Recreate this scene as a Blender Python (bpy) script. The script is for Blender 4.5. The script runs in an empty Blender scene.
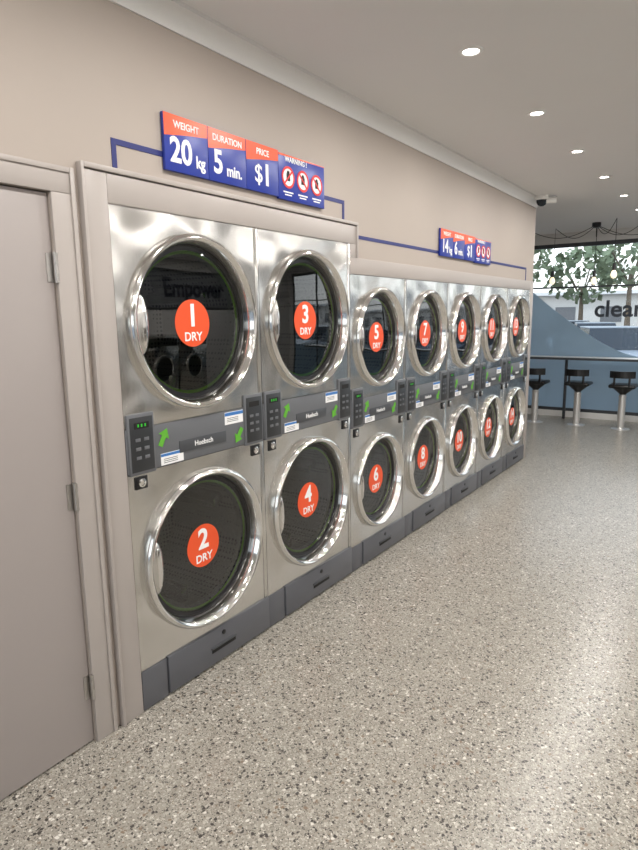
import bpy, bmesh, math, random
from mathutils import Vector, Matrix
random.seed(7)
S=bpy.context.scene
S.view_settings.view_transform='Standard'
S.view_settings.look='None'
S.view_settings.exposure=0.1
COL=S.collection

def s2l(c):
    c/=255.0
    return c/12.92 if c<=.04045 else ((c+.055)/1.055)**2.4
def C(r,g,b): return (s2l(r),s2l(g),s2l(b),1)

# ---------------- materials ----------------
def newmat(n):
    m=bpy.data.materials.new(n); m.use_nodes=True
    nt=m.node_tree; b=nt.nodes['Principled BSDF']
    return m,nt,b
def pm(n,col,rough=.5,metal=0,spec=.5,emit=None,es=0,coat=0,noise=0,nscale=20,bump=0):
    m,nt,b=newmat(n)
    b.inputs['Base Color'].default_value=col
    b.inputs['Roughness'].default_value=rough
    b.inputs['Metallic'].default_value=metal
    b.inputs['Specular IOR Level'].default_value=spec
    b.inputs['Coat Weight'].default_value=coat
    if emit:
        b.inputs['Emission Color'].default_value=emit
        b.inputs['Emission Strength'].default_value=es
    if noise or bump:
        tc=nt.nodes.new('ShaderNodeTexCoord'); nz=nt.nodes.new('ShaderNodeTexNoise')
        nz.inputs['Scale'].default_value=nscale; nz.inputs['Detail'].default_value=4
        nt.links.new(tc.outputs['Object'],nz.inputs['Vector'])
        if noise:
            hsv=nt.nodes.new('ShaderNodeHueSaturation'); hsv.inputs['Color'].default_value=col
            mr=nt.nodes.new('ShaderNodeMapRange'); mr.inputs['To Min'].default_value=1-noise; mr.inputs['To Max'].default_value=1+noise
            nt.links.new(nz.outputs['Fac'],mr.inputs['Value']); nt.links.new(mr.outputs['Result'],hsv.inputs['Value'])
            nt.links.new(hsv.outputs['Color'],b.inputs['Base Color'])
        if bump:
            bp=nt.nodes.new('ShaderNodeBump'); bp.inputs['Strength'].default_value=bump; bp.inputs['Distance'].default_value=.002
            nt.links.new(nz.outputs['Fac'],bp.inputs['Height']); nt.links.new(bp.outputs['Normal'],b.inputs['Normal'])
    return m

M={}
M['wall']=pm('wall_paint',C(173,162,153),.6,noise=.03,nscale=3,bump=.15)
M['wallr']=pm('wall_paint_light',C(205,204,203),.6,noise=.03,nscale=3)
M['trim']=pm('trim_paint',C(171,163,158),.4,noise=.02,nscale=6)
M['door']=pm('door_paint',C(160,152,149),.4,noise=.02,nscale=4)
M['ceil']=pm('ceiling_paint',C(222,221,220),.8,noise=.02,nscale=2)
M['cornice']=pm('cornice_paint',C(225,224,222),.5)
M['white']=pm('white_enamel',C(232,232,230),.35)
M['chrome']=pm('chrome',(.78,.77,.75,1),.11,1)
M['chrome2']=pm('satin_metal',(.6,.59,.57,1),.25,1)
M['hinge']=pm('hinge_steel',(.5,.48,.46,1),.35,1)
M['grey']=pm('grey_plastic',C(100,102,106),.42)
M['greyd']=pm('dark_grey_plastic',C(70,72,76),.4)
M['black']=pm('black_plastic',C(22,22,24),.3)
M['pad']=pm('keypad_membrane',C(44,46,49),.35)
M['gap']=pm('seam_dark',C(20,19,18),.7)
M['lime']=pm('lime_gasket_glow',C(150,215,40),.5,emit=C(130,220,40),es=.12)  # green gasket with weak emission added for the glow behind the dark glass
M['green']=pm('green_sticker',C(96,175,50),.5)
M['orange']=pm('orange_sticker',C(233,84,38),.4)
M['orange2']=pm('sign_orange',C(235,84,38),.35)
M['blue']=pm('sign_blue',C(30,52,150),.35)
M['blue2']=pm('stripe_blue',C(28,38,108),.5)
M['textw']=pm('text_white',C(245,245,245),.5)
M['lblue']=pm('label_blue',C(60,120,190),.5)
M['disp']=pm('display_green',C(20,60,20),.4,emit=C(60,255,60),es=.45)
M['red']=pm('icon_red',C(215,40,40),.5)
M['led']=pm('lamp_disc',C(255,250,240),.5,emit=(1,.95,.88,1),es=14)
M['asphalt']=pm('asphalt',C(112,113,115),.9,noise=.1,nscale=5)
M['concrete']=pm('facade_render',C(205,202,196),.8,noise=.05,nscale=2)
M['leaf']=pm('foliage',C(112,124,96),.8,noise=.5,nscale=3)
M['bark']=pm('bark',C(110,98,84),.9,noise=.3,nscale=8)
M['darkglass']=pm('car_glass',C(40,46,52),.2,spec=.25)
M['tyre']=pm('tyre',C(25,25,25),.8)
M['bulb']=pm('bulb_glass',C(255,240,215),.2,emit=(1,.85,.6,1),es=.9)
M['letter']=pm('letter_vinyl',C(50,56,66),.6)
M['navy']=pm('navy_vinyl',C(14,18,40),.5)
M['frame']=pm('aluminium_frame',C(60,62,66),.4)
M['seat']=pm('seat_black',C(20,20,21),.35)
M['post']=pm('post_metal',(.72,.71,.7,1),.3,.7)
M['drawer']=pm('drawer_grey',C(88,89,94),.38,noise=.04,nscale=8)
M['cw']=pm('car_white',C(190,193,196),.35); M['cs']=pm('car_silver',C(130,138,146),.35,.2); M['cb']=pm('car_blue',C(66,80,105),.35)

def steel():
    m,nt,b=newmat('brushed_stainless')
    b.inputs['Metallic'].default_value=1
    tc=nt.nodes.new('ShaderNodeTexCoord'); mp=nt.nodes.new('ShaderNodeMapping')
    mp.inputs['Scale'].default_value=(40,260,3)
    nz=nt.nodes.new('ShaderNodeTexNoise'); nz.inputs['Scale'].default_value=1.5; nz.inputs['Detail'].default_value=5
    nt.links.new(tc.outputs['Object'],mp.inputs['Vector']); nt.links.new(mp.outputs['Vector'],nz.inputs['Vector'])
    cr=nt.nodes.new('ShaderNodeMapRange'); cr.inputs['To Min'].default_value=.16; cr.inputs['To Max'].default_value=.28
    nt.links.new(nz.outputs['Fac'],cr.inputs['Value']); nt.links.new(cr.outputs['Result'],b.inputs['Roughness'])
    n2=nt.nodes.new('ShaderNodeTexNoise'); n2.inputs['Scale'].default_value=2.6; n2.inputs['Detail'].default_value=1.2
    oi=nt.nodes.new('ShaderNodeObjectInfo'); vm=nt.nodes.new('ShaderNodeVectorMath'); vm.operation='ADD'
    sc=nt.nodes.new('ShaderNodeMath'); sc.operation='MULTIPLY'; sc.inputs[1].default_value=40
    nt.links.new(oi.outputs['Random'],sc.inputs[0]); nt.links.new(tc.outputs['Object'],vm.inputs[0]); nt.links.new(sc.outputs[0],vm.inputs[1])
    nt.links.new(vm.outputs[0],n2.inputs['Vector'])
    mx=nt.nodes.new('ShaderNodeMix'); mx.data_type='RGBA'
    mx.inputs[6].default_value=(.60,.585,.56,1); mx.inputs[7].default_value=(.72,.705,.68,1)
    nt.links.new(nz.outputs['Fac'],mx.inputs[0]); nt.links.new(mx.outputs[2],b.inputs['Base Color'])
    b1=nt.nodes.new('ShaderNodeBump'); b1.inputs['Strength'].default_value=.12; b1.inputs['Distance'].default_value=.001
    nt.links.new(nz.outputs['Fac'],b1.inputs['Height'])
    b2=nt.nodes.new('ShaderNodeBump'); b2.inputs['Strength'].default_value=1; b2.inputs['Distance'].default_value=.058
    nt.links.new(n2.outputs['Fac'],b2.inputs['Height']); nt.links.new(b1.outputs['Normal'],b2.inputs['Normal'])
    nt.links.new(b2.outputs['Normal'],b.inputs['Normal'])
    return m
M['steel']=steel()

def drum():
    m,nt,b=newmat('perforated_drum')
    b.inputs['Metallic'].default_value=.6; b.inputs['Roughness'].default_value=.4
    tc=nt.nodes.new('ShaderNodeTexCoord'); v=nt.nodes.new('ShaderNodeTexVoronoi'); v.inputs['Scale'].default_value=45
    v.inputs['Randomness'].default_value=.15
    nt.links.new(tc.outputs['Object'],v.inputs['Vector'])
    r=nt.nodes.new('ShaderNodeValToRGB'); r.color_ramp.elements[0].position=.3; r.color_ramp.elements[1].position=.36
    r.color_ramp.elements[0].color=(.005,.006,.004,1); r.color_ramp.elements[1].color=(.22,.235,.19,1)
    nt.links.new(v.outputs['Distance'],r.inputs['Fac']); nt.links.new(r.outputs['Color'],b.inputs['Base Color'])
    return m
M['drum']=drum()

def glassmat(n,tint,k,add,rough=.015,ior=1.5):
    m=bpy.data.materials.new(n); m.use_nodes=True; nt=m.node_tree; nt.nodes.clear()
    o=nt.nodes.new('ShaderNodeOutputMaterial'); t=nt.nodes.new('ShaderNodeBsdfTransparent'); t.inputs[0].default_value=tint
    g=nt.nodes.new('ShaderNodeBsdfGlossy'); g.inputs['Roughness'].default_value=rough
    f=nt.nodes.new('ShaderNodeFresnel'); f.inputs['IOR'].default_value=ior
    ma=nt.nodes.new('ShaderNodeMath'); ma.operation='MULTIPLY_ADD'; ma.inputs[1].default_value=k; ma.inputs[2].default_value=add; ma.use_clamp=True
    mx=nt.nodes.new('ShaderNodeMixShader')
    nt.links.new(f.outputs[0],ma.inputs[0]); nt.links.new(ma.outputs[0],mx.inputs[0])
    nt.links.new(t.outputs[0],mx.inputs[1]); nt.links.new(g.outputs[0],mx.inputs[2]); nt.links.new(mx.outputs[0],o.inputs[0])
    return m
M['dglass']=glassmat('dryer_door_glass',(.2,.22,.18,1),1.2,.05)
M['wglass']=glassmat('window_glass',(.93,.95,.95,1),1,0)

def film(n,tr,tl,df,f1,f2):
    m=bpy.data.materials.new(n); m.use_nodes=True; nt=m.node_tree; nt.nodes.clear()
    o=nt.nodes.new('ShaderNodeOutputMaterial'); t=nt.nodes.new('ShaderNodeBsdfTransparent'); t.inputs[0].default_value=tr
    d=nt.nodes.new('ShaderNodeBsdfTranslucent'); d.inputs[0].default_value=tl
    d2=nt.nodes.new('ShaderNodeBsdfDiffuse'); d2.inputs[0].default_value=df
    a=nt.nodes.new('ShaderNodeMixShader'); a.inputs[0].default_value=f1
    mx=nt.nodes.new('ShaderNodeMixShader'); mx.inputs[0].default_value=f2
    nt.links.new(d.outputs[0],a.inputs[1]); nt.links.new(d2.outputs[0],a.inputs[2])
    nt.links.new(t.outputs[0],mx.inputs[1]); nt.links.new(a.outputs[0],mx.inputs[2]); nt.links.new(mx.outputs[0],o.inputs[0])
    return m
M['film']=film('blue_window_film',(.45,.6,.72,1),(.42,.51,.58,1),C(135,156,172),.5,.94)
M['frost']=film('frosted_window_film',(.5,.5,.5,1),(.26,.27,.28,1),C(160,162,165),.5,.97)

def terrazzo():
    m,nt,b=newmat('terrazzo_epoxy')
    tc=nt.nodes.new('ShaderNodeTexCoord')
    def chips(scale,lo,ramp):
        v=nt.nodes.new('ShaderNodeTexVoronoi'); v.inputs['Scale'].default_value=scale
        nt.links.new(tc.outputs['Object'],v.inputs['Vector'])
        v2=nt.nodes.new('ShaderNodeTexVoronoi'); v2.feature='DISTANCE_TO_EDGE'; v2.inputs['Scale'].default_value=scale
        nt.links.new(tc.outputs['Object'],v2.inputs['Vector'])
        sep=nt.nodes.new('ShaderNodeSeparateColor'); nt.links.new(v.outputs['Color'],sep.inputs[0])
        r=nt.nodes.new('ShaderNodeValToRGB'); r.color_ramp.interpolation='CONSTANT'
        e=r.color_ramp.elements; e[0].position=ramp[0][0]; e[0].color=ramp[0][1]; e[1].position=ramp[1][0]; e[1].color=ramp[1][1]
        for p,c in ramp[2:]:
            q=e.new(p); q.color=c
        nt.links.new(sep.outputs[0],r.inputs['Fac'])
        g=nt.nodes.new('ShaderNodeMath'); g.operation='GREATER_THAN'; g.inputs[1].default_value=lo
        nt.links.new(sep.outputs[1],g.inputs[0])
        mr=nt.nodes.new('ShaderNodeMapRange'); mr.inputs['From Min'].default_value=.05; mr.inputs['From Max'].default_value=.1
        nt.links.new(v2.outputs['Distance'],mr.inputs['Value'])
        mu=nt.nodes.new('ShaderNodeMath'); mu.operation='MULTIPLY'
        nt.links.new(g.outputs[0],mu.inputs[0]); nt.links.new(mr.outputs['Result'],mu.inputs[1])
        return r.outputs['Color'],mu.outputs[0]
    dk=C(66,62,59); md=C(124,118,109); lt=C(186,181,171); br=C(130,113,96); wh=C(214,210,201); gr=C(151,146,137)
    c1,m1=chips(190,.33,[(0,dk),(.16,md),(.42,gr),(.66,lt),(.92,wh),(.97,br)])
    c2,m2=chips(88,.76,[(0,dk),(.38,lt),(.62,gr),(.8,wh),(.92,br)])
    nz=nt.nodes.new('ShaderNodeTexNoise'); nz.inputs['Scale'].default_value=1.2; nt.links.new(tc.outputs['Object'],nz.inputs['Vector'])
    base=nt.nodes.new('ShaderNodeMix'); base.data_type='RGBA'; base.inputs[6].default_value=C(151,146,136); base.inputs[7].default_value=C(162,157,147)
    nt.links.new(nz.outputs['Fac'],base.inputs[0])
    x1=nt.nodes.new('ShaderNodeMix'); x1.data_type='RGBA'
    nt.links.new(m1,x1.inputs[0]); nt.links.new(base.outputs[2],x1.inputs[6]); nt.links.new(c1,x1.inputs[7])
    x2=nt.nodes.new('ShaderNodeMix'); x2.data_type='RGBA'
    nt.links.new(m2,x2.inputs[0]); nt.links.new(x1.outputs[2],x2.inputs[6]); nt.links.new(c2,x2.inputs[7])
    nt.links.new(x2.outputs[2],b.inputs['Base Color'])
    b.inputs['Roughness'].default_value=.28; b.inputs['Specular IOR Level'].default_value=.5
    n3=nt.nodes.new('ShaderNodeTexNoise'); n3.inputs['Scale'].default_value=60; nt.links.new(tc.outputs['Object'],n3.inputs['Vector'])
    bp=nt.nodes.new('ShaderNodeBump'); bp.inputs['Strength'].default_value=.2; bp.inputs['Distance'].default_value=.002
    nt.links.new(n3.outputs['Fac'],bp.inputs['Height']); nt.links.new(bp.outputs['Normal'],b.inputs['Normal'])
    return m
M['terrazzo']=terrazzo()

# ---------------- mesh builder ----------------
class MB:
    def __init__(s): s.v=[]; s.f=[]; s.mi=[]; s.mats=[]
    def mat(s,k):
        if k not in s.mats: s.mats.append(k)
        return s.mats.index(k)
    def add(s,vs,fs,k):
        o=len(s.v); s.v+= [tuple(v) for v in vs]; i=s.mat(k)
        for f in fs: s.f.append(tuple(o+a for a in f)); s.mi.append(i)
    def box(s,c,d,k,bev=0,seg=2,rot=None):
        bm=bmesh.new(); bmesh.ops.create_cube(bm,size=1)
        for v in bm.verts: v.co=Vector((v.co.x*d[0],v.co.y*d[1],v.co.z*d[2]))
        if bev: bmesh.ops.bevel(bm,geom=bm.edges[:],offset=bev,segments=seg,profile=.5,affect='EDGES')
        if rot: bmesh.ops.rotate(bm,verts=bm.verts,matrix=rot)
        bm.verts.index_update()
        s.add([v.co+Vector(c) for v in bm.verts],[[v.index for v in f.verts] for f in bm.faces],k); bm.free()
    def bx(s,x0,x1,y0,y1,z0,z1,k,bev=0):
        s.box(((x0+x1)/2,(y0+y1)/2,(z0+z1)/2),(x1-x0,y1-y0,z1-z0),k,bev)
    def lathe(s,prof,c,k,axis='Z',n=64,capa=False,capb=False):
        vs=[];fs=[]
        for (r,h) in prof:
            for i in range(n):
                a=2*math.pi*i/n; u=r*math.cos(a); w=r*math.sin(a)
                p={'Z':(u,w,h),'X':(h,u,w),'Y':(u,h,w)}[axis]
                vs.append((c[0]+p[0],c[1]+p[1],c[2]+p[2]))
        for j in range(len(prof)-1):
            for i in range(n):
                a=j*n+i;b=j*n+(i+1)%n
                fs.append((a,b,b+n,a+n))
        if capa: fs.append(tuple(range(n-1,-1,-1)))
        if capb: fs.append(tuple((len(prof)-1)*n+i for i in range(n)))
        s.add(vs,fs,k)
    def ell(s,c,r,k,seg=24):
        bm=bmesh.new(); bmesh.ops.create_uvsphere(bm,u_segments=seg,v_segments=seg//2,radius=1)
        s.add([(c[0]+v.co.x*r[0],c[1]+v.co.y*r[1],c[2]+v.co.z*r[2]) for v in bm.verts],[[v.index for v in f.verts] for f in bm.faces],k); bm.free()
    def poly(s,pts,k): s.add(pts,[tuple(range(len(pts)))],k)
    def prism(s,pts,d,k):
        n=len(pts); d=Vector(d); vs=[Vector(p) for p in pts]+[Vector(p)+d for p in pts]
        fs=[tuple(range(n)),tuple(range(2*n-1,n-1,-1))]+[(i,(i+1)%n,n+(i+1)%n,n+i) for i in range(n)]
        s.add(vs,fs,k)
    def panel(s,y0,y1,z0,z1,cy,cz,r,x,k,n=72,t=.012):
        an=[2*math.pi*i/n for i in range(n)]+[math.atan2(zz-cz,yy-cy)%(2*math.pi) for yy in(y0,y1) for zz in(z0,z1)]
        an=sorted(set(round(a,6) for a in an)); inn=[];out=[]
        for a in an:
            c,d=math.cos(a),math.sin(a); t_=1e9
            if c>1e-9:t_=min(t_,(y1-cy)/c)
            if c<-1e-9:t_=min(t_,(y0-cy)/c)
            if d>1e-9:t_=min(t_,(z1-cz)/d)
            if d<-1e-9:t_=min(t_,(z0-cz)/d)
            inn.append((x,cy+r*c,cz+r*d)); out.append((x,cy+t_*c,cz+t_*d))
        m=len(an); back=[(p[0]-t,p[1],p[2]) for p in out]; ib=[(p[0]-t,p[1],p[2]) for p in inn]
        fs=[]
        for i in range(m):
            j=(i+1)%m
            fs+=[(i,j,m+j,m+i),(m+i,m+j,2*m+j,2*m+i),(i,3*m+i,3*m+j,j)]
        s.add(inn+out+back+ib,fs,k)
    def mesh(s,name,recalc=True,face_x=False):
        me=bpy.data.meshes.new(name); me.from_pydata(s.v,[],s.f)
        for k in s.mats: me.materials.append(M[k])
        me.polygons.foreach_set('material_index',s.mi)
        me.polygons.foreach_set('use_smooth',[True]*len(s.f))
        if recalc or face_x:
            bm=bmesh.new(); bm.from_mesh(me)
            if face_x:
                bm.normal_update()
                for f in bm.faces:
                    if f.normal.x<0: f.normal_flip()
            else: bmesh.ops.recalc_face_normals(bm,faces=bm.faces)
            bm.to_mesh(me); bm.free()
        me.set_sharp_from_angle(angle=.55); me.update()
        return me
def ob(name,me,parent=None,loc=(0,0,0),rot=(0,0,0)):
    o=bpy.data.objects.new(name,me); COL.objects.link(o)
    o.location=loc; o.rotation_euler=rot
    if parent: o.parent=parent
    return o
def empty(name,loc,rot=(0,0,0)):
    o=bpy.data.objects.new(name,None); COL.objects.link(o); o.location=loc; o.rotation_euler=rot; o.empty_display_size=.1
    return o
TEXTROT=(math.pi/2,0,math.pi/2)
def text(name,body,size,loc,k,parent=None,rot=TEXTROT,bold=.02,ax='CENTER',ext=.0006,sx=1):
    cu=bpy.data.curves.new(name,'FONT'); cu.body=body; cu.size=size; cu.align_x=ax; cu.align_y='CENTER'
    cu.extrude=ext; cu.offset=bold*size; cu.resolution_u=4
    cu.materials.append(M[k])
    o=ob(name,cu,parent,loc,rot); o.scale=(sx,1,1)
    return o

# ---------------- layout constants ----------------
H=2.965; XW=-2.052; XF=-2.036
YB0=1.554; WB=.877; YS0=YB0+2*WB; WS=.783; YE=YS0+5*WS; YWALL=YE+.14
HB=2.15; HS=1.97
YBACK=10.6; YFRONT=-3.5; XR=4.2; XL=-4.5
DR=1.322

# ---------------- shell ----------------
m=MB(); m.bx(XL,XR,YFRONT,YBACK,-.1,0,'terrazzo'); ob('floor',m.mesh('floor'))
m=MB(); m.bx(XL-.1,XR+.1,YFRONT-.1,YBACK+.1,H,H+.15,'ceil'); ob('ceiling',m.mesh('ceiling'))
xa=XW-.12
for (nm,a,b,c_,e_) in [('wall_left',YFRONT,.40,0,H),('wall_left_over_door',.40,DR,2.16,H),('wall_left_pier',DR,YB0,0,H),('wall_left_bulkhead_tall',YB0,YS0,HB,H),('wall_left_bulkhead_short',YS0,YE,HS,H),('wall_left_end',YE,YWALL,0,H)]:
    m=MB(); m.bx(xa,XW,a,b,c_,e_,'wall'); ob(nm,m.mesh(nm))
m=MB(); m.bx(XL,xa,YWALL-.12,YWALL,0,H,'wall'); ob('wall_return',m.mesh('wall_return'))
m=MB(); m.bx(XL-.1,XL,YFRONT,YBACK,0,H,'wall'); ob('wall_far_left',m.mesh('wall_far_left'))
wy0,wy1,wz0,wz1=5.6,9.8,1.9,2.75
m=MB(); m.bx(XR,XR+.1,YFRONT,wy0,0,H,'wallr'); m.bx(XR,XR+.1,wy1,YBACK,0,H,'wallr'); m.bx(XR,XR+.1,wy0,wy1,0,wz0,'wallr'); m.bx(XR,XR+.1,wy0,wy1,wz1,H,'wallr'); ob('wall_right',m.mesh('wall_right'))
m=MB(); m.bx(XL,XR,YBACK,YBACK+.1,2.8,H,'wallr'); m.bx(XL,XL+.2,YBACK,YBACK+.1,0,2.8,'wallr'); m.bx(XR-.2,XR,YBACK,YBACK+.1,0,2.8,'wallr'); m.bx(XL+.2,XR-.2,YBACK,YBACK+.1,0,.1,'cornice')
ob('wall_back',m.mesh('wall_back'))
m=MB(); m.bx(XL,XR,YFRONT-.1,YFRONT,2.7,H,'wallr'); m.bx(XL,XL+.6,YFRONT-.1,YFRONT,0,2.7,'wallr'); m.bx(XR-.3,XR,YFRONT-.1,YFRONT,0,2.7,'wallr'); m.bx(XL+.6,XR-.3,YFRONT-.1,YFRONT,0,.2,'wallr')
ob('wall_front',m.mesh('wall_front'))

def cove(name,p0,p1,nrm):
    p0=Vector(p0);p1=Vector(p1);nrm=Vector(nrm); m=MB(); n=8; prof=[(0,0),(0,-.085),(.01,-.085)]
    for i in range(n+1):
        a=math.pi/2*i/n; prof.append((.065-.055*math.cos(a),-.075+.06*math.sin(a)))
    prof+=[(.075,-.015),(.075,0)]
    m.prism([p0+nrm*a+Vector((0,0,H+b)) for a,b in prof],p1-p0,'cornice')
    return ob(name,m.mesh(name))
cove('trim_1',(XW,YFRONT,0),(XW,YWALL,0),(1,0,0))
cove('trim_2',(XL,YWALL,0),(XW,YWALL,0),(0,1,0))

# dryer surround architraves
m=MB()
xs=XW+.02
m.bx(XW,xs,1.452,YB0,0,2.26,'trim',.003); m.bx(XW,xs,YB0,YS0+.07,HB,2.26,'trim',.003)
m.bx(XW,xs,YS0,YS0+.07,2.07,HB,'trim',.003)
m.bx(XW,xs+.010,1.440,1.454,0,2.282,'trim',.003); m.bx(XW,xs+.010,1.454,YS0+.085,2.263,2.282,'trim',.003); m.bx(XW,xs+.010,YS0+.07,YS0+.085,2.07,2.263,'trim',.003)
m.bx(XW,xs,YS0,YE,HS,2.07,'trim',.003); m.bx(XW,xs,YE,YE+.11,0,2.07,'trim',.003)
ob('trim_3',m.mesh('trim_3'))

# door
d=empty('door_1',(0,0,0))
m=MB(); m.bx(XW-.05,XW-.006,.403,DR-.004,.008,2.155,'door',.002); ob('leaf',m.mesh('leaf'),d)
m=MB()
for (a,b,c_,e) in [(DR,DR+.095,0,2.16),(.305,.40,0,2.16)]:
    m.bx(XW,XW+.014,a,b,c_,e,'trim',.003)
m.bx(XW,XW+.014,.305,DR+.095,2.16,2.25,'trim',.003)
m.bx(XW+.014,XW+.02,DR+.077,DR+.095,0,2.25,'trim',.002); m.bx(XW+.014,XW+.02,.305,DR+.077,2.232,2.25,'trim',.002)
ob('casing',m.mesh('casing'),d)
m=MB()
for z in (.25,1.05,1.9):
    yh=DR-.002
    m.lathe([(.0085,-.05),(.0085,.05)],(XW+.009,yh,z),'hinge',n=16,capa=True,capb=True)
    for q in (-.05,-.018,.018,.05): m.lathe([(.0095,-.003),(.0095,.003)],(XW+.009,yh,z+q),'hinge',n=16,capa=True,capb=True)
    m.bx(XW-.006,XW-.003,DR-.03,DR-.006,z-.05,z+.05,'hinge')
ob('hinges',m.mesh('hinges'),d)
m=MB(); m.lathe([(.026,0),(.026,.01),(.01,.012),(.01,.05)],(XW-.006,.46,1.0),'chrome2','X',24); m.box((XW+.045,.51,1.0),(.018,.13,.02),'chrome2',.006); ob('lever_handle',m.mesh('lever_handle'),d)

# ---------------- dryers ----------------
GX=-.034   # door glass plane
cache={}
def dryer_meshes(kind):
    if kind in cache: return cache[kind]
    if kind=='B': w,h,R,zu,zl,s0,s1,p0,p1,zb,rw=WB,HB,.388,1.692,.628,1.08,1.27,1.07,1.33,.19,.048
    else: w,h,R,zu,zl,s0,s1,p0,p1,zb,rw=WS,HS,.335,1.568,.567,1.0,1.18,.99,1.25,.175,.054
    hw=w/2; g=.003; out={}; q=rw/.057
    m=MB(); D=1.0
    m.bx(-D,-.012,-hw+.001,-hw+.01,0,h,'gap'); m.bx(-D,-.012,hw-.01,hw-.001,0,h,'gap')
    m.bx(-D,-.012,-hw+.01,hw-.01,h-.01,h,'gap'); m.bx(-D,-.012,-hw+.01,hw-.01,0,.01,'gap'); m.bx(-D,-.012,-hw+.01,hw-.01,s0+.04,s1-.04,'gap')
    m.bx(-D-.01,-D,-hw+.01,hw-.01,0,h,'gap')
    m.panel(-hw+.001,hw-.001,.01,s0+.05,0,zl,R-.04,-.01,'gap'); m.panel(-hw+.001,hw-.001,s0+.05,h,0,zu,R-.04,-.01,'gap')
    m.panel(-hw+g,hw-g,s1,h-g,0,zu,R-.03,0,'steel'); m.panel(-hw+g,hw-g,zb+g,s0-g,0,zl,R-.03,0,'steel')
    for a,b in((s1,h-g),(zb+g,s0-g)):
        m.bx(0,.003,hw-.03,hw-g,a,b,'steel',.001)
    out['cabinet']=m.mesh('cabinet')
    m=MB()
    for z in(zu,zl):
        c=(0,0,z)
        m.lathe([(R,0),(R,.012),(R-.003,.022),(R-.008*q,.030),(R-.015*q,.035),(R-.022*q,.037),(R-.030*q,.034),(R-.037*q,.027),(R-.044*q,.016),(R-.050*q,.002),(R-.054*q,-.014),(R-.057*q,GX-.004)],c,'chrome','X',96)
        m.lathe([(R-rw,GX+.002),(R-rw-.003,GX+.004),(R-rw-.020,GX+.003)],c,'black','X',96)
        m.lathe([(R-rw-.020,GX-.012),(R-rw-.027,GX-.006),(R-rw-.034,GX-.012)],c,'lime','X',96)
    out['door_rings']=m.mesh('door_rings')
    m=MB()
    for z in(zu,zl):
        m.lathe([(R-rw-.001,GX),(.2,GX+.003),(.1,GX+.004),(.004,GX+.0042)],(0,0,z),'dglass','X',96,capb=True)
    out['door_glass']=m.mesh('door_glass',False,True)
    m=MB()
    for z in(zu,zl):
        m.lathe([(R-.045,GX-.014),(R-rw-.034,GX-.05),(R-.06,-.1),(R-.06,-.6),(.1,-.62),(.004,-.6)],(0,0,z),'drum','X',64,capb=True)
        for k in range(3):
            a=k*2.094+.5; rr=R-.1
            m.box((-.38,rr*math.cos(a),z+rr*math.sin(a)),(.42,.05,.09),'chrome2',.01,rot=Matrix.Rotation(a+math.pi/2,3,'X'))
    out['drums']=m.mesh('drums')
    m=MB(); hs=R/.388
    for z in(zu,zl):
        yc=-(R-rw-.028*hs)
        m.ell((-.008,yc,z),(.026,.038*hs,.125*hs),'chrome2')
        m.ell((.006,yc+.004,z),(.014,.021*hs,.098*hs),'chrome')
    out['door_handles']=m.mesh('door_handles')
    m=MB()
    m.bx(-.012,.004,-hw+g,hw-g,s0,s1-.003,'grey',.002)
    m.bx(.004,.008,-.15,.15,s0+.04,s0+.095,'greyd',.0015)
    for sgn in(-1,1):
        yc=sgn*(hw-.010-.07)
        m.box((.004,yc,(p0+p1)/2),(.014,.14,p1-p0),'grey',.006)
        m.box((.0115,yc,(p0+p1)/2),(.003,.118,p1-p0-.03),'pad',.001)
        m.box((.0135,yc,p1-.05),(.002,.075,.026),'gap')
        if sgn<0:
            for q_ in range(3): m.box((.0147,yc-.018+.018*q_,p1-.05),(.001,.007,.012),'disp')
        for r_ in range(3):
            for q_ in range(2): m.box((.0135,yc-.022+.044*q_,p1-.11-.038*r_),(.002,.026,.014),'grey',.0008)
        yl=sgn*(hw-.07)
        m.box((.003,yl,s0-.045),(.006,.062,.055),'black',.002); m.lathe([(.019,.006),(.019,.011),(.012,.013),(.011,.008),(.002,.008)],(0,yl,s0-.045),'chrome','X',24,capb=True)
    yl=-hw+.245
    m.box((.0045,yl,s0+.03),(.002,.13,.052),'textw'); m.box((.0057,yl,s0+.048),(.001,.13,.012),'lblue')
    for q_ in range(3): m.box((.0057,yl-.01,s0+.03-.008*q_),(.0006,.08,.0025),'greyd')
    yr=hw-.225
    m.box((.0045,yr,s1-.04),(.002,.13,.06),'textw'); m.box((.0057,yr,s1-.02),(.001,.13,.016),'lblue')
    for q_ in range(3): m.box((.0057,yr-.01,s1-.04-.008*q_),(.0006,.08,.0025),'greyd')
    def arrow(cy,cz,ang,s):
        pts=[(-1,-.3),(.1,-.3),(.1,-.75),(1,0),(.1,.75),(.1,.3),(-1,.3)]
        ca,sa=math.cos(ang),math.sin(ang)
        m.prism([(.006,cy+s*(a*ca-b*sa),cz+s*(a*sa+b*ca)) for a,b in pts],(.001,0,0),'green')
    arrow(-hw+.20,s1-.062,math.radians(60),.042); arrow(hw-.195,s0+.055,math.radians(235),.042)
    out['control_panel']=m.mesh('control_panel')
    m=MB()
    m.bx(-.012,.004,-hw+g,-hw+.145,.004,zb,'drawer',.003)
    m.bx(-.012,.012,-hw+.15,hw-g,.012,zb+.002,'drawer',.004)
    m.box((.0125,.07,.085),(.004,.17,.022),'gap',.001); m.box((.014,.07,.1),(.01,.18,.012),'greyd',.003)
    m.lathe([(.012,.010),(.012,.016),(.004,.017)],(0,.07,zb-.035),'black','X',20,capb=True)
    out['base_drawer']=m.mesh('base_drawer')
    cache[kind]=(out,zu,zl,w,h,s0,s1,hs)
    return cache[kind]
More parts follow.
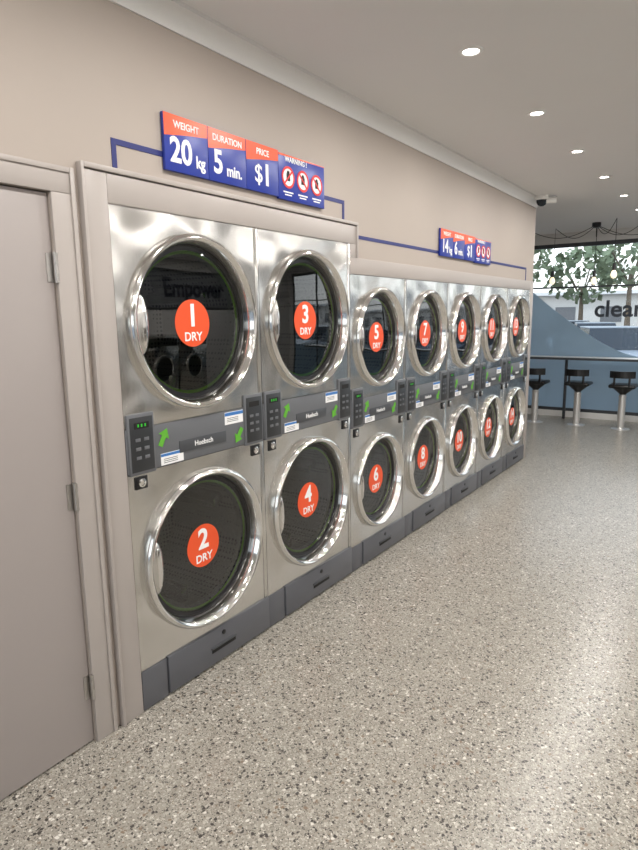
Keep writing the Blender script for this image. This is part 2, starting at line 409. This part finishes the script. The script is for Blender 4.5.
def sticker(parent,z,num,k=1):
    m=MB(); m.lathe([(.106*k,.0),(.106*k,.0012)],(GX+.0045,0,z),'orange','X',48,capa=True,capb=True)
    ob('number_sticker',m.mesh('number_sticker'),parent)
    text('number',str(num),.138*k,(GX+.0065,0,z+.03*k),'textw',parent,bold=.028)
    text('dry_text','DRY',.056*k,(GX+.0065,0,z-.062*k),'textw',parent,bold=.015)
nn=1
for i in range(7):
    kind='B' if i<2 else 'S'
    out,zu,zl,w,h,s0,s1,hs=dryer_meshes(kind)
    y=YB0+WB*(i+.5) if i<2 else YS0+WS*(i-2+.5)
    e=empty('stacked_tumble_dryer',(XF,y,0))
    for k,me in out.items(): ob(k,me,e)
    sticker(e,zu,nn,1.0 if kind=='B' else .95); sticker(e,zl,nn+1,1.0 if kind=='B' else .95); nn+=2
    text('logo_text','Huebsch',.034,(.0087,0,s0+.0675),'textw',e,bold=.01)

# ---------------- signs ----------------
def sign(y0,y1,z0,z1,vals):
    e=empty('price_sign',(XW,y0,z0)); W=y1-y0; Hh=z1-z0; t=.02
    ws=[.216*W,.216*W,.212*W,.356*W]; c=0
    heads=['WEIGHT','DURATION','PRICE','WARNING !']
    for i,wd in enumerate(ws):
        m=MB(); dz=0 if i<3 else -.008
        m.bx(.004,t,c+.0015,c+wd-.0015,dz,Hh+dz,'blue',.001)
        if i<3:
            pts=[(c+.002,Hh-.001)]; n=10
            for j in range(n+1):
                u=j/n; pts.append((c+.002+(wd-.004)*u,Hh-.40*Hh+.16*Hh*u*u+ (0.05*Hh*math.sin(u*3.14))))
            pts.append((c+wd-.002,Hh-.001))
            m.prism([(t,a,b) for a,b in pts],(.001,0,0),'orange2')
        else:
            m.prism([(t,c+.002,Hh+dz-.001),(t,c+.002,Hh+dz-.05*Hh),(t,c+wd-.002,Hh+dz-.02*Hh),(t,c+wd-.002,Hh+dz-.001)],(.001,0,0),'orange2')
        ob('tile',m.mesh('tile'),e)
        if i<3:
            text('heading',heads[i],.040,(t+.0015,c+wd/2,Hh*.83),'textw',e,bold=.016,sx=.95)
            big,small=vals[i]
            if small:
                text('value',big,.14,(t+.0015,c+wd*(.36 if len(big)>1 else .24),Hh*.36),'textw',e,bold=.026,sx=.9)
                text('unit',small,.07,(t+.0015,c+wd*(.80 if len(big)>1 else .66),Hh*.25),'textw',e,bold=.026,sx=.88)
            else:
                text('value','$',.12,(t+.0015,c+wd*.36,Hh*.36),'textw',e,bold=.006); text('value','1',.14,(t+.0015,c+wd*.62,Hh*.36),'textw',e,bold=.026)
        else:
            text('heading',heads[i],.036,(t+.0015,c+wd*.36,Hh*.86),'textw',e,bold=.02)
            m=MB()
            for q in range(3):
                yy=c+wd*(.19+.31*q); zz=Hh*.47
                m.lathe([(.001,.001),(.05,.001),(.05,.002)],(t,yy,zz),'textw','X',32)
                m.lathe([(.043,.003),(.055,.003),(.055,.001)],(t,yy,zz),'red','X',32)
                m.box((t+.0035,yy,zz),(.001,.085,.009),'red',rot=Matrix.Rotation(math.radians(-45 if q else 45),3,'X'))
                m.box((t+.0028,yy,zz),(.001,.03,.036),'gap'); m.ell((t+.002,yy,zz+.022),(.001,.012,.012),'gap',12)
                m.box((t+.001,yy,Hh*.14),(.001,.085,.007),'textw'); m.box((t+.001,yy,Hh*.08),(.001,.06,.006),'textw')
            ob('warning_icons',m.mesh('warning_icons'),e)
        c+=wd
sign(1.85,3.03,2.325,2.55,[('20','kg'),('5','min.'),('$1','')])
sign(4.67,5.85,2.175,2.385,[('14','kg'),('6','min.'),('$1','')])
m=MB(); lt=.022
m.bx(XW,XW+.003,1.60,3.27,2.375,2.375+lt,'blue2'); m.bx(XW,XW+.003,1.60,1.60+lt,2.282,2.375,'blue2'); m.bx(XW,XW+.003,3.27-lt,3.27,2.282,2.375,'blue2')
ob('wall_stripe',m.mesh('wall_stripe'))
m=MB()
m.bx(XW,XW+.003,YS0+.11,7.08,2.19,2.19+lt,'blue2'); m.bx(XW,XW+.003,7.08-lt,7.08,2.07,2.19,'blue2')
ob('wall_stripe',m.mesh('wall_stripe'))

# ---------------- downlights ----------------
md=MB(); md.lathe([(.036,-.002),(.042,-.008),(.056,-.006),(.06,0)],(0,0,0),'white',n=40); dm=md.mesh('bezel')
md=MB(); md.lathe([(.002,-.003),(.037,-.003)],(0,0,0),'led',n=40,capa=True); lm=md.mesh('lens')
for xx in(-1.2,1.3,3.3):
    for k in range(-4,6):
        yy=3.07+1.145*k
        e=empty('downlight',(xx,yy,H)); ob('bezel',dm,e); ob('lens',lm,e)
        L=bpy.data.lights.new('lamp','AREA'); L.shape='DISK'; L.size=.09; L.energy=13; L.color=(1,.965,.92)
        o=bpy.data.objects.new('lamp',L); COL.objects.link(o); o.parent=e; o.location=(0,0,-.012)

# ---------------- security camera ----------------
e=empty('security_camera',(-1.93,7.12,H),(0,0,.3))
m=MB(); m.lathe([(.001,0),(.075,0),(.075,-.03),(.06,-.045)],(0,0,0),'white',n=32); m.lathe([(.058,-.045),(.054,-.07),(.04,-.095),(.02,-.107),(.001,-.11)],(0,0,0),'darkglass',n=32)
m.lathe([(.001,-.06),(.03,-.06),(.034,-.05),(.034,.06),(.001,.06)],(.09,0,-.05),'white','X',24)
ob('body',m.mesh('body'),e)

# ---------------- back window ----------------
wx0,wx1=XL+.2,XR-.2
e=empty('window_1',(0,YBACK,0)); m=MB()
m.bx(wx0,wx1,.0,.06,2.74,2.8,'frame'); m.bx(wx0,wx1,.0,.06,.1,.15,'frame'); m.bx(wx0,wx1,0,.05,2.10,2.125,'frame')
for x in(wx0+.02,-3.15,-.75,1.45,3.0,wx1-.02): m.bx(x-.02,x+.02,.001,.059,.15,2.74,'frame')
ob('frame',m.mesh('frame'),e)
m=MB(); m.bx(wx0,wx1,.027,.031,.15,2.74,'wglass'); ob('glass',m.mesh('glass'),e)
m=MB(); pts=[(wx0+.05,.15),(wx1-.05,.15),(wx1-.05,1.0)]
n=16
pts.append((-1.2,1.0))
for j in range(n+1):
    u=j/n; x=-1.35-1.65*u; z=1.03+1.07*(u**1.35); pts.append((x,z))
pts+=[(wx0+.05,2.10)]
m.poly([(a,.02,b) for a,b in pts],'film'); ob('film',m.mesh('film'),e)
text('window_lettering','clean',.36,(-1.98,.018,1.75),'letter',e,rot=(math.pi/2,0,0),bold=.02,ax='LEFT')
e=empty('window_2',(0,YFRONT-.1,0)); m=MB(); a0,a1=XL+.6,XR-.3
m.bx(a0,a1,.0,.06,2.64,2.7,'frame'); m.bx(a0,a1,.0,.06,.2,.25,'frame')
for x in(a0+.03,-1.8,.2,2.1,a1-.03): m.bx(x-.03,x+.03,.001,.059,.25,2.64,'frame')
ob('frame',m.mesh('frame'),e)
m=MB(); m.bx(a0,a1,.027,.031,.25,2.64,'wglass'); ob('glass',m.mesh('glass'),e)
# side highlight window with street-facing lettering (read from outside)
e=empty('window_3',(XR,0,0)); m=MB()
for (a,b,c_,f_) in [(wy0,wy1,wz0,wz0+.05),(wy0,wy1,wz1-.05,wz1),(wy0,wy0+.05,wz0+.05,wz1-.05),(wy1-.05,wy1,wz0+.05,wz1-.05)]: m.bx(.02,.08,a,b,c_,f_,'frame')
ob('frame',m.mesh('frame'),e)
m=MB(); m.bx(.045,.049,wy0+.05,wy1-.05,wz0+.05,wz1-.05,'frost'); ob('glass',m.mesh('glass'),e)
text('window_lettering','Empower',.56,(.04,8.25,2.36),'navy',e,rot=(math.pi/2,0,math.pi/2),bold=.03)
def portal(loc,rot,sx,sy):
    L=bpy.data.lights.new('window_portal','AREA'); L.shape='RECTANGLE'; L.size=sx; L.size_y=sy; L.cycles.is_portal=True
    o=bpy.data.objects.new('window_portal',L); COL.objects.link(o); o.location=loc; o.rotation_euler=rot
portal(((wx0+wx1)/2,YBACK+.12,1.45),(-math.pi/2,0,0),wx1-wx0,2.6)
portal(((a0+a1)/2,YFRONT-.12,1.45),(math.pi/2,0,0),a1-a0,2.4)

# counter
e=empty('window_bar_counter',(0,10.3,0)); m=MB()
m.bx(-4.2,3.2,-.2,.2,.985,1.015,'white',.004); m.bx(-4.2,3.2,-.206,-.2,.98,1.017,'frame'); ob('top',m.mesh('top'),e)
m=MB()
for x in(-3.9,-2.3,-.7,.9,2.5): m.bx(x-.02,x+.02,.08,.12,0,.985,'frame',.003)
ob('legs',m.mesh('legs'),e)

# stools
def stool(x,y,rz=0):
    e=empty('bar_stool',(x,y,0),(0,0,rz)); m=MB()
    m.lathe([(.001,0),(.13,0),(.13,.008),(.06,.018),(.05,.03),(.05,.48),(.058,.49),(.04,.52),(.03,.56),(.001,.56)],(0,0,0),'post',n=32); ob('post',m.mesh('post'),e)
    m=MB(); m.lathe([(.03,.5),(.05,.53),(.13,.60),(.15,.62)],(0,0,0),'seat',n=32); m.box((0,0,.645),(.36,.34,.055),'seat',.025,3); ob('seat',m.mesh('seat'),e)
    m=MB(); n=10
    for j in range(n-1):
        a0=math.radians(-52+104*j/(n-1))-math.pi/2; a1=a0+math.radians(104/(n-1))
        r1,r2=.19,.215
        m.prism([(r1*math.cos(a0),r1*math.sin(a0),.77),(r2*math.cos(a0),r2*math.sin(a0),.77),(r2*math.cos(a1),r2*math.sin(a1),.77),(r1*math.cos(a1),r1*math.sin(a1),.77)],(0,0,.1),'seat')
    for q in(-.1,.1): m.box((q,-.175,.72),(.03,.02,.16),'seat',.006)
    ob('backrest',m.mesh('backrest'),e)
for x,y in((-2.62,9.85),(-2.0,9.9),(-1.37,9.85),(-.7,9.87),(0,9.85)): stool(x,y)

# pendant
def curve(name,pts,r,k,parent):
    cu=bpy.data.curves.new(name,'CURVE'); cu.dimensions='3D'; cu.bevel_depth=r; sp=cu.splines.new('POLY'); sp.points.add(len(pts)-1)
    for p,q in zip(sp.points,pts): p.co=(*q,1)
    cu.materials.append(M[k]); return ob(name,cu,parent)
e=empty('spider_pendant_lamp',(-1.85,9.7,H)); m=MB()
m.lathe([(.001,0),(.06,0),(.06,-.05),(.03,-.07),(.001,-.07)],(0,0,0),'black',n=24); ob('canopy',m.mesh('canopy'),e)
for i,(dx,dy,dz) in enumerate([(-.58,.05,-.78),(.0,.06,-.80),(.62,.02,-.8),(-.95,-.25,-.7),(.35,-.5,-.75),(.95,.3,-.7)]):
    pts=[]
    for j in range(15):
        u=j/14; pts.append((dx*u*.98,dy*u,-.03-.16*math.sin(math.pi*u)))
    pts.append((dx,dy,dz+.12)); curve('cord',pts,.0045,'black',e)
    m=MB(); m.lathe([(.001,.14),(.022,.14),(.024,.05),(.001,.05)],(dx,dy,dz),'black',n=16)
    ob('socket',m.mesh('socket'),e)
    m=MB(); m.lathe([(.001,-.06),(.025,-.05),(.04,-.02),(.04,.0),(.03,.03),(.018,.05)],(dx,dy,dz),'bulb',n=20); ob('bulb',m.mesh('bulb'),e)

# ---------------- opposite side (seen in reflections) ----------------
m=MB()
hw=.42
m.box((0,0,.12),(.9,.84,.24),'greyd',.01); m.box((0,0,.82),(.9,.84,1.16),'steel',.012); m.box((.455,0,1.28),(.02,.76,.16),'black',.005)
m.lathe([(.27,.45),(.27,.48),(.25,.5),(.22,.5),(.205,.48)],(0,0,.78),'chrome','X',48); m.lathe([(.205,.48),(.15,.46),(.002,.45)],(0,0,.78),'black','X',48)
wm=m.mesh('cabinet')
for i in range(8):
    e=empty('washing_machine',(XR-.47,1.0+.88*i,0),(0,0,math.pi)); ob('cabinet',wm,e)

# ---------------- outside ----------------
m=MB(); m.bx(-60,60,-60,80,-.25,-.12,'asphalt'); ob('ground',m.mesh('ground'))
def car(loc,rz,k):
    e=empty('parked_car',loc,(0,0,rz)); m=MB()
    body=[(-2.15,.3),(-2.2,.6),(-2.1,.88),(-1.5,.93),(1.0,.93),(1.9,.8),(2.15,.62),(2.15,.3)]
    m.prism([(x,-.85,z) for x,z in body],(0,1.7,0),k)
    lo=[(-1.8,.93),(-1.3,1.4),(.3,1.42),(1.05,.93)]
    vs=[(x,s*(.8 if z<1 else .62),z) for s in(-1,1) for x,z in lo]
    m.add(vs,[(0,1,2,3),(7,6,5,4),(0,4,5,1),(2,6,7,3)],'darkglass'); m.add([vs[1],vs[2],vs[6],vs[5]],[(0,1,2,3)],k)
    m.box((-.5,0,1.43),(1.6,1.26,.04),k,.015)
    for x in(-1.35,1.35):
        for s in(-1,1): m.lathe([(.001,-.1),(.3,-.1),(.32,0),(.3,.1),(.001,.1)],(x,s*.8,.32),'tyre','Y',24); m.lathe([(.001,.0),(.19,0)],(x,s*.905,.32),'chrome2','Y',16)
    for s in(-.6,.6): m.box((2.13,s,.68),(.06,.3,.12),'white',.02); m.box((-2.15,s,.72),(.06,.3,.12),'red',.02)
    ob('body',m.mesh('body'),e)
for i,k in enumerate(['cw','cs','cb','cs','cw','cb','cs','cw']):
    car((-10.2+2.5*i,17+.2*(i%2),-.12),math.radians(-70 if i%2 else 110),k)
for i,k in enumerate(['cw','cs','cb','cw','cs','cw','cb','cw']):
    car((-14+2.4*i,24+.2*(i%2),-.12),math.radians(-75),k)
for i,k in enumerate(['cb','cw','cs','cw']):
    car((-16+4.9*i,30,-.12),0,k)
def tree(x,y,h):
    e=empty('street_tree',(x,y,-.12)); m=MB(); m.lathe([(.2,0),(.14,1.5),(.1,h*.6)],(0,0,0),'bark',n=12)
    for a in range(5):
        m.box((math.cos(a*1.3)*.6,math.sin(a*1.3)*.6,h*.62),(.07,.07,2.0),'bark',rot=Matrix.Rotation(.6,3,Vector((-math.sin(a*1.3),math.cos(a*1.3),0))))
    ob('trunk',m.mesh('trunk'),e); m=MB()
    for q in range(330):
        th=random.uniform(0,6.283); ph=random.uniform(-1,1); r=random.uniform(.4,1)**.5*2.3
        c=Vector((r*math.cos(th)*math.sqrt(1-ph*ph),r*math.sin(th)*math.sqrt(1-ph*ph),h*.72+ph*r*.75))
        a=Vector((random.uniform(-1,1),random.uniform(-1,1),random.uniform(-1,1))).normalized(); b=a.orthogonal().normalized(); s=random.uniform(.16,.36)
        m.add([c-a*s,c-b*s*.6,c+a*s,c+b*s*.6],[(0,1,2,3)],'leaf')
    ob('foliage',m.mesh('foliage',False),e)
for x,y,h in((-15,38,6.0),(-11.2,36,6.8),(-8.2,40,5.6),(-5.2,37,6.6),(-1.5,41,6.2),(3,38,7),(8,40,6.5),(-19,40,7),(-24,38,6.5)): tree(x,y,h)
e=empty('street_building',(0,62,-.12)); m=MB(); m.bx(-45,45,0,8,0,3.4,'concrete'); m.bx(-45.5,45.5,-.6,8.5,3.4,3.7,'cornice')
for i in range(22): m.bx(-43+4*i,-41.2+4*i,-.05,.02,.9,2.3,'asphalt')
ob('facade',m.mesh('facade'),e)

# ---------------- world / sun ----------------
w=bpy.data.worlds.new('World'); S.world=w; w.use_nodes=True; nt=w.node_tree
bg=nt.nodes['Background']; tc=nt.nodes.new('ShaderNodeTexCoord'); sp=nt.nodes.new('ShaderNodeSeparateXYZ'); rp=nt.nodes.new('ShaderNodeValToRGB')
rp.color_ramp.elements[0].color=(1,1,1,1); rp.color_ramp.elements[1].color=(.62,.77,1,1); rp.color_ramp.elements[1].position=.8
nt.links.new(tc.outputs['Generated'],sp.inputs[0]); nt.links.new(sp.outputs['Z'],rp.inputs['Fac']); nt.links.new(rp.outputs['Color'],bg.inputs['Color'])
bg.inputs['Strength'].default_value=2.3
L=bpy.data.lights.new('sun','SUN'); L.energy=1.5; L.angle=.05; o=bpy.data.objects.new('sun',L); COL.objects.link(o)
o.rotation_euler=Vector((-.5,-.35,.8)).to_track_quat('Z','Y').to_euler()

# ---------------- camera ----------------
th=math.radians(34.6); p=math.radians(10.2); ph=.013; f=610
Fh=Vector((-math.sin(th),math.cos(th),0)); R_=Vector((math.cos(th),math.sin(th),0)); Z=Vector((0,0,1))
fw=Fh*math.cos(p)-Z*math.sin(p); up=Fh*math.sin(p)+Z*math.cos(p)
r2=R_*math.cos(ph)-up*math.sin(ph); u2=up*math.cos(ph)+R_*math.sin(ph)
cam=bpy.data.cameras.new('camera'); co=bpy.data.objects.new('camera',cam); COL.objects.link(co)
co.matrix_world=Matrix(((r2.x,u2.x,-fw.x,0),(r2.y,u2.y,-fw.y,0),(r2.z,u2.z,-fw.z,1.72),(0,0,0,1)))
cam.sensor_fit='VERTICAL'; cam.sensor_height=36; cam.lens=f/850*36; cam.clip_start=.05; cam.clip_end=300
S.camera=co
